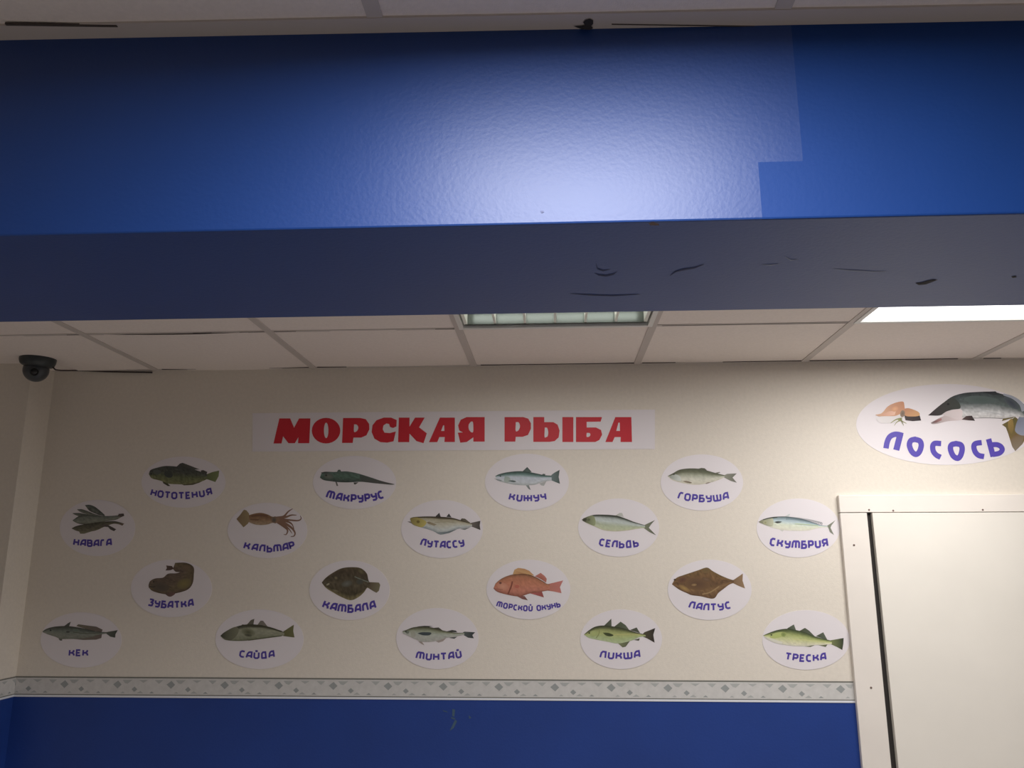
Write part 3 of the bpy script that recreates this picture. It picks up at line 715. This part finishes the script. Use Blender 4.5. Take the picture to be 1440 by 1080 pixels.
# flounder
a = Art((430, 782), S)
a.fin([(960,440),(985,405),(1140,412),(1160,450),(1140,540),(1100,572),(1050,545),(960,490)], (92,70,58), (130,122,90))
a.body([(250,410),(310,340),(420,260),(560,190),(720,172),(860,190),(950,270),(975,370),(1000,420)], [(252,420),(320,500),(440,575),(560,640),(700,688),(820,640),(910,560),(950,500),(1000,480)],
       [(0,(98,84,58)),(.15,(82,70,52)),(.5,(96,86,64)),(.85,(84,74,52)),(1,(138,126,78))], .2)
a.blob(640,430,90,50,(116,116,108),-15,(92,88,72)).blob(470,340,30,24,(142,130,92),40,(96,86,60)).blob(345,440,28,14,(164,156,128),-30).blob(460,540,60,22,(132,124,88),15,(98,88,62)).line([(760,320),(880,370),(980,405)], 14, (128,138,124)).blob(840,400,60,40,(78,84,78),0,(88,84,70)).blob(860,240,60,36,(118,108,70),40,(90,78,54)).blob(560,250,70,30,(72,60,46),-20,(86,74,54))
sticker('oval sticker of a round dark brown flatfish, left of the orange perch', (435,548,788,872), 'КАМБАЛА', ((455,849),(491,856),(527,850)), 12, a)
# redfish
a = Art((680, 785), S)
a.fin([(1000,450),(990,405),(1100,380),(1240,345),(1190,450),(1215,545),(1100,520),(1000,505)], (190,112,92), (206,116,108)).fin([(640,260),(455,250),(480,180),(540,150),(640,165),(710,195),(790,270)], (180,108,56), (206,158,92)).fin([(900,330),(800,280),(890,228),(950,275),(985,320),(975,380)], (172,92,66), (200,116,100))
a.fin([(700,540),(910,520),(940,610),(870,590)], (194,100,92), (164,72,66)).fin([(500,580),(640,590),(690,655),(600,635)], (168,96,84), (122,80,74))
a.body([(185,395),(260,330),(360,280),(480,250),(620,255),(760,280),(880,330),(970,390),(1030,410)], [(155,470),(220,525),(380,570),(560,595),(720,550),(860,530),(960,510),(1030,500)],
       [(0,(142,92,58)),(.15,(184,112,72)),(.5,(200,120,84)),(.8,(198,118,92)),(1,(150,84,62))], .08)
a.line([(450,360),(430,440),(380,560)], 22, (140,72,52)).blob(300,440,90,60,(216,146,112),15,(202,126,94)).blob(520,440,40,26,(194,96,72)).line([(470,260),(640,250),(790,290),(960,385)], 12, (120,78,46)).line([(160,475),(230,480),(300,490)], 7, (150,90,70)).blob(262,385,20,18,(120,70,56))
sticker('oval sticker of an orange-red spiny perch', (684,802,787,871), 'МОРСКОЙ ОКУНЬ', ((699,849),(744,855.5),(787,849.5)), 8.6, a, 0.235)
# halibut
a = Art((930, 785), S)
a.fin([(1060,365),(1130,335),(1270,238),(1265,350),(1305,472),(1200,430),(1120,390)], (112,84,56), (158,124,84))
a.body([(165,405),(230,310),(340,265),(460,225),(580,185),(710,145),(800,200),(920,265),(1050,320),(1130,345)], [(170,410),(280,490),(400,545),(470,575),(620,595),(810,630),(890,540),(980,470),(1060,410),(1130,385)],
       [(0,(116,88,44)),(.25,(122,88,48)),(.5,(104,74,44)),(.75,(128,94,52)),(1,(106,76,46))], .18)
a.blob(560,400,200,100,(94,66,46),5,(116,84,48)).blob(510,415,44,20,(156,126,72),-5,(124,92,54)).blob(360,470,100,34,(166,130,52),30,(132,98,52)).blob(330,340,80,50,(96,60,46),-20,(116,82,48)).line([(640,560),(760,530),(900,440)], 18, (156,124,74)).blob(700,330,70,28,(120,90,62),15,(104,76,48)).blob(690,190,70,40,(112,90,48),0,(120,92,50)).blob(210,335,18,14,(70,56,40))
sticker('oval sticker of a diamond-shaped brown flatfish near the door', (939,1057,787,872), 'ПАЛТУС', ((970,850),(998,854),(1026.5,850.5)), 11, a)
# hake
a = Art((45, 862), S)
a.fin([(1150,300),(1200,290),(1335,268),(1300,330),(1295,385),(1220,370),(1160,325)], (98,104,92), (66,72,66)).fin([(500,205),(560,160),(605,135),(580,205)], (84,88,80)).fin([(690,205),(720,175),(860,195),(1000,212),(1100,260),(1085,300),(900,265)], (120,112,92), (112,98,90)).fin([(650,405),(800,420),(1000,415),(1080,390),(1090,330),(900,340)], (128,120,104), (116,102,94)).fin([(410,400),(470,395),(470,430),(440,432)], (108,108,98))
a.body([(165,285),(230,245),(340,215),(500,203),(640,212),(780,235),(900,262),(1020,288),(1170,300)], [(168,300),(250,335),(360,370),(450,405),(600,405),(760,400),(900,380),(1040,340),(1170,320)],
       [(0,(72,74,64)),(.15,(86,92,82)),(.4,(118,128,116)),(.7,(136,142,128)),(1,(126,128,114))], .1)
a.blob(560,295,30,12,(72,76,68)).line([(640,300),(860,320),(1080,312)], 12, (98,104,86)).blob(690,270,60,22,(100,122,104),10,(112,124,110)).blob(290,270,14,12,(56,58,52))
sticker('oval sticker of a slender grey fish in the bottom left corner', (57,171,861,939), 'ХЕК', ((97.5,918),(110,918),(123.5,918)), 10, a)
# saithe
a = Art((295, 862), S)
a.fin([(1130,330),(1150,285),(1310,182),(1300,280),(1320,382),(1150,360)], (96,96,52), (118,116,66)).fin([(580,180),(640,110),(695,90),(680,180)], (104,100,84)).fin([(740,190),(790,120),(830,120),(900,210)], (112,108,94), (136,128,118))
a.body([(165,355),(220,305),(320,250),(440,205),(580,178),(740,182),(880,205),(1020,245),(1160,300)], [(170,365),(230,415),(330,432),(500,435),(680,420),(820,400),(960,380),(1060,365),(1160,350)],
       [(0,(64,64,48)),(.14,(78,80,60)),(.26,(150,152,124)),(.6,(150,152,126)),(.9,(132,136,106)),(1,(92,94,66))], .09)
a.fin([(168,355),(260,280),(400,215),(450,260),(420,350),(330,420),(230,400)], (66,68,54), (128,128,100), True).blob(600,300,110,60,(88,88,58),15,(136,138,108)).blob(600,345,60,24,(74,76,58),8,(110,112,84)).line([(500,190),(700,205),(900,222),(1120,290)], 22, (74,72,50)).line([(600,425),(900,385),(1120,355)], 14, (96,98,66))
sticker('oval sticker of a green-backed fish with yellowish tail, low below the squid', (303,427,857,941), 'САЙДА', ((337.5,919),(361,921.5),(385,919.5)), 10.5, a)
# pollock
a = Art((550, 862), S)
a.fin([(1100,320),(1140,290),(1310,300),(1265,345),(1290,395),(1200,385),(1120,340)], (92,100,98), (58,66,68)).fin([(400,212),(520,200),(650,205),(560,225)], (62,60,54)).fin([(640,235),(740,225),(800,270),(700,270)], (74,72,62)).fin([(870,285),(950,265),(1010,275),(1030,300),(940,298)], (70,72,68)).fin([(900,385),(1030,370),(985,402)], (98,102,98)).fin([(420,440),(480,445),(520,505),(470,480)], (166,150,140)).fin([(680,430),(860,385),(810,440),(740,462)], (170,156,148))
a.body([(175,285),(260,255),(340,225),(480,212),(620,222),(760,260),(900,292),(1020,308),(1140,308)], [(185,320),(280,365),(400,420),(480,450),(620,450),(740,425),(860,388),(980,372),(1140,340)],
       [(0,(70,68,52)),(.12,(106,108,76)),(.3,(156,164,136)),(.55,(178,184,172)),(1,(176,174,166))], .07)
a.fin([(410,318),(480,300),(620,305),(600,345),(500,348)], (62,74,80), (72,84,88), True).blob(255,300,26,22,(116,126,112)).blob(230,290,14,12,(64,68,64)).fin([(300,270),(360,280),(380,360),(320,370)], (160,164,140), (174,172,158), True)
sticker('oval sticker of a pale slim fish with a dark side fin, bottom row centre', (557,673,855,941), 'МИНТАЙ', ((586,921),(617,923.5),(648,919.5)), 11, a)
# haddock
a = Art((805, 862), S)
a.fin([(1080,345),(1120,300),(1290,235),(1260,340),(1280,462),(1170,400),(1100,370)], (92,84,56), (50,42,42)).fin([(490,200),(605,88),(610,205)], (66,76,52), (96,100,84)).fin([(650,215),(750,135),(830,190),(885,265)], (74,84,56), (98,106,84)).fin([(900,265),(1000,225),(1055,315)], (72,76,54), (88,92,76)).fin([(700,465),(900,430),(830,525),(780,535)], (128,136,86), (92,94,70)).fin([(960,420),(1050,395),(1035,432)], (84,86,64))
a.body([(180,335),(250,275),(350,215),(480,195),(640,210),(780,235),(900,270),(1020,310),(1140,335)], [(190,345),(260,390),(400,420),(560,450),(700,475),(850,450),(960,415),(1050,375),(1140,365)],
       [(0,(58,60,40)),(.14,(84,90,54)),(.28,(148,156,82)),(.5,(172,180,98)),(.75,(164,182,116)),(1,(176,190,140))], .07)
a.fin([(470,305),(560,310),(640,345),(590,365),(520,350)], (78,90,44), (56,64,34), True).blob(330,320,60,45,(170,182,96),0,(160,172,96)).line([(420,265),(410,330),(370,390)], 16, (138,146,76)).line([(640,340),(860,330),(1060,335)], 10, (190,186,100)).blob(262,312,14,12,(70,74,46))
sticker('oval sticker of a yellow-green fish with two tall back fins and dark tail', (816,931,857,941), 'ПИКША', ((844.5,920),(872,922),(899,919.5)), 11, a)
# cod
a = Art((1060, 862), 1440/140.0)
a.fin([(1060,440),(1110,395),(1300,362),(1295,450),(1280,535),(1200,490),(1120,455)], (140,150,80), (48,56,46)).fin([(480,225),(580,165),(612,250)], (70,78,58), (96,106,90)).fin([(660,260),(740,215),(800,255),(885,340)], (78,86,60), (92,100,84)).fin([(900,335),(1005,278),(1065,390)], (72,80,58), (96,104,88)).fin([(720,480),(890,462),(820,492)], (130,136,92), (110,112,84)).fin([(940,465),(1070,450),(1040,492)], (136,142,90), (96,100,76))
a.body([(135,325),(240,280),(350,245),(480,228),(600,245),(740,280),(860,330),(980,365),(1130,402)], [(140,332),(230,380),(320,430),(440,460),(600,478),(760,480),(880,465),(1000,462),(1130,450)],
       [(0,(54,64,42)),(.15,(96,110,58)),(.35,(166,178,92)),(.6,(196,200,130)),(.85,(212,208,168)),(1,(208,204,182))], .07)
a.blob(350,320,120,40,(176,190,88),-12,(172,184,92)).blob(430,310,36,36,(116,134,56),0,(150,164,76)).fin([(150,350),(260,370),(420,420),(400,455),(300,430),(200,385)], (206,204,186), (214,210,192)).line([(560,380),(800,395),(1040,420)], 8, (206,204,120)).blob(255,318,14,11,(70,76,50))
sticker('oval sticker of a yellow-green fish with three back fins beside the door casing', (1072,1195,858,942), 'ТРЕСКА', ((1105,922.5),(1133,925.5),(1160.5,923)), 11, a)

# ---- the big salmon sticker
c = at(1332, 597, D)
root = empty('fish_sticker', c, 'large oval sticker of a salmon and salmon steaks above the door', 'sticker')
oval(1332, 597, 128, 57, root)
a = Art((1300, 530), 9.0)
a.fin([(1150,510),(980,560),(1000,512),(1150,505),(1300,640),(1290,760),(1240,850),(1150,940),(1110,880),(1060,720),(1030,640),(980,605)], (104,96,40), (132,104,52))
a.fin([(1150,720),(1260,740),(1235,855),(1150,940),(1112,885),(1090,800)], (122,92,46), (138,124,104)).fin([(1060,560),(1110,530),(1130,640),(1100,720),(1060,640)], (166,132,44), (128,106,46), True)
a.fin([(1190,520),(1260,440),(1370,480),(1390,620),(1330,720),(1230,740),(1150,690),(1160,600)], (128,134,156), (150,156,176), True)
a.fin([(80,580),(150,540),(220,505),(330,470),(500,510),(470,545),(300,560),(170,590),(100,597)], (150,132,132), (224,206,206), True).fin([(90,582),(160,540),(215,520),(220,548),(150,580)], (64,50,50), (176,118,116))
a.body([(48,485),(120,425),(230,335),(350,250),(500,205),(680,190),(860,188),(1000,222),(1120,255),(1220,310),(1300,400),(1330,490)],
       [(55,490),(200,486),(300,470),(420,505),(600,525),(760,518),(900,520),(1000,526),(1080,515),(1150,500),(1190,505),(1240,510)],
       [(0,(58,62,66)),(.18,(76,88,88)),(.45,(94,106,104)),(.6,(150,154,154)),(.78,(204,204,204)),(1,(200,196,194))], .14, 60, 16)
a.fin([(48,487),(140,405),(250,320),(360,265),(440,330),(450,400),(330,420),(200,486)], (56,40,44), (66,72,66), True).fin([(210,484),(300,430),(460,410),(480,480),(440,540),(300,500)], (196,184,184), (222,206,206), True)
a.fin([(740,195),(800,186),(900,183),(950,225),(870,228)], (46,46,52), (60,64,70)).fin([(470,540),(530,495),(600,490),(640,555),(560,550)], (96,74,70), (52,44,46))
a.line([(1000,222),(1120,262),(1220,340),(1260,430)], (24,60), (158,164,178)).blob(1100,330,120,44,(66,70,86),38,(84,94,100)).line([(600,523),(800,518),(990,526)], 5, (92,92,92)).blob(300,345,16,13,(34,34,32)).blob(700,290,200,50,(80,96,92),3,(88,102,100)).line([(640,420),(800,440),(1000,480)], 10, (186,188,190))
a.o = (1200, 530); a.sc = 12.0
a.fin([(370,640),(480,610),(580,500),(700,440),(830,415),(860,470),(860,600),(780,660),(560,672),(430,665)], (212,164,128), (206,136,88), True).fin([(480,640),(600,580),(720,570),(700,640),(560,665)], (214,150,118), (232,182,150)).blob(700,540,60,44,(226,164,112),-20,(214,146,100))
a.fin([(380,690),(480,665),(700,660),(820,620),(840,700),(700,770),(450,775)], (224,218,218), (214,208,206), True).fin([(860,640),(1120,650),(1145,735),(1000,745),(880,730)], (74,58,54), (52,42,46)).fin([(860,535),(940,530),(1060,570),(1115,610),(1110,655),(1000,668),(870,650)], (196,126,84), (212,156,88), True)
a.line([(630,780),(720,720),(820,700)], (8,30), (136,140,72)).line([(690,820),(740,760),(820,720)], (6,24), (150,150,92)).line([(900,785),(820,745),(760,720)], (6,26), (146,146,84)).line([(850,820),(820,760),(790,700)], (6,24), (122,126,66)).blob(830,620,40,60,(116,92,76),10,(150,124,100))
a.build('fish_print', root)
mb = MB()
def big(pts, w, e=0.0014, sm=True):
    stroke(mb, [tuple(v) for v in catmull(pts, 5)] if sm else pts, w/4.153, lambda p: at(p.x, p.y, D-e))
B = lambda *pts: [(1120+x/4.153, 500+y/4.153) for x, y in pts]
big(B((523,542),(530,505),(545,475),(570,461),(596,461),(622,468)), 32)
big(B((607,458),(583,552)), 36, 0.00146, False)
big(B((692,489),(720,499),(729,525),(718,562),(698,577),(675,562),(660,525),(668,497),(692,489)), 32)
big(B((845,514),(808,513),(796,530),(800,560),(818,582),(842,594)), 31)
big(B((932,514),(960,522),(968,548),(958,585),(940,600),(915,585),(900,548),(905,522),(932,514)), 32, 0.00143)
big(B((1082,508),(1046,514),(1036,532),(1044,562),(1064,583),(1096,590)), 31)
big(B((1122,487),(1149,590)), 32, 0.0014, False)
big(B((1146,578),(1185,570),(1202,550),(1192,530),(1168,520),(1132,522)), 30, 0.00146)
mb.build('lettering', INKB, root)

# ------------------------------------------------------------------ the red heading
c = at(637, 606, D)
root = empty('heading_sign', c, 'long white strip with a two-word heading in red capitals', 'sign')
mb = MB(); q = [(355,581),(921,576),(921,631.5),(355,635)]
f = [at(x, y, D-0.001) for x, y in q]; b = [p+Vector((0, 0.0009, 0)) for p in f]
mb.add(f+b, [(3,2,1,0)] + [(k, (k+1) % 4, 4+(k+1) % 4, 4+k) for k in range(4)]); mb.build('backing', PAPER, root)
def rnd(pts): return [tuple(v) for v in catmull(list(pts)+[pts[0]], 6)][:-1]
def arc(cx, cy_, rx, ry, a0=0, a1=360, n=28):
    return [(cx+rx*math.cos(math.radians(a0+(a1-a0)*k/n)), cy_+ry*math.sin(math.radians(a0+(a1-a0)*k/n))) for k in range(n + (a1-a0 < 360))]
A1 = (370, 570); A2 = (630, 570); HS = 1440/270.0
letters = [   # origin, outline, holes
 (A1, [(122,98),(203,98),(232,168),(270,98),(355,98),(346,284),(262,284),(265,238),(238,284),(190,284),(150,232),(138,286),(78,286)], []),
 (A1, arc(472,190,107,96), [arc(473,188,17,58)]),
 (A1, [(600,95),(730,95),(770,104),(795,140),(797,180),(775,225),(735,242),(678,242),(672,282),(592,282)], [rnd([(682,142),(704,146),(714,168),(704,192),(682,198)])]),
 (A1, [(1002,110),(1000,158),(975,170),(952,162),(945,140),(925,136),(903,150),(897,180),(910,205),(950,208),(996,196),(978,270),(930,280),(880,276),(835,250),(814,200),(820,150),(850,112),(905,92),(960,92)], []),
 (A1, [(1018,92),(1098,92),(1098,160),(1140,92),(1212,92),(1170,165),(1228,210),(1203,284),(1150,268),(1098,212),(1096,276),(1012,276)], []),
 (A1, [(1326,92),(1438,92),(1438,275),(1360,275),(1362,238),(1322,238),(1306,276),(1244,276)], [[(1350,150),(1358,150),(1360,192),(1335,192)]]),
 (A2, [(275,88),(275,272),(190,272),(190,240),(140,275),(92,280),(74,205),(112,203),(84,188),(76,150),(96,108),(140,88)], [rnd([(172,122),(186,124),(190,160),(188,200),(172,200),(156,178),(156,144)])]),
 (A2, [(424,88),(565,88),(602,100),(622,135),(622,175),(600,222),(560,236),(508,236),(505,272),(424,272)], [rnd([(508,126),(530,128),(540,155),(530,186),(508,192)])]),
 (A2, [(640,88),(722,88),(722,126),(790,126),(822,145),(837,190),(830,240),(800,268),(760,274),(640,274)], [rnd([(726,166),(744,170),(752,200),(748,230),(738,238),(724,236)])]),
 (A2, [(858,88),(940,88),(940,275),(858,275)], []),
 (A2, [(960,88),(1155,88),(1145,122),(1040,124),(1040,166),(1110,166),(1148,185),(1156,220),(1135,260),(1105,275),(960,275)], [rnd([(1040,206),(1062,208),(1068,220),(1060,234),(1040,236)])]),
 (A2, [(1255,88),(1375,88),(1380,275),(1294,275),(1296,238),(1250,238),(1234,275),(1180,275)], [[(1278,130),(1288,130),(1290,192),(1262,192)]]),
]
def filled(outlines):
    cu = bpy.data.curves.new('outline', 'CURVE'); cu.dimensions = '2D'; cu.fill_mode = 'BOTH'
    for pts in outlines:
        sp = cu.splines.new('POLY'); sp.points.add(len(pts)-1); sp.use_cyclic_u = True
        for p, v in zip(sp.points, pts): p.co = (v[0], -v[1], 0, 1)
    o = bpy.data.objects.new('outline', cu); C.objects.link(o)
    dg = bpy.context.evaluated_depsgraph_get(); me = bpy.data.meshes.new_from_object(o.evaluated_get(dg))
    vs = [(v.co.x, -v.co.y) for v in me.vertices]; fs = [tuple(p.vertices) for p in me.polygons]
    bpy.data.objects.remove(o); bpy.data.curves.remove(cu); bpy.data.meshes.remove(me)
    return vs, fs
for org, out, holes in letters:
    vs, fs = filled([out]+holes)
    mb = MB(); P = [at(org[0]+x/HS, org[1]+y/HS, D-0.0014) for x, y in vs]
    n = Vector()
    for fc in fs[:1]: n = (P[fc[1]]-P[fc[0]]).cross(P[fc[2]]-P[fc[0]])
    mb.add(P, fs if n.y < 0 else [tuple(reversed(f)) for f in fs])
    mb.build('letter', REDI, root)
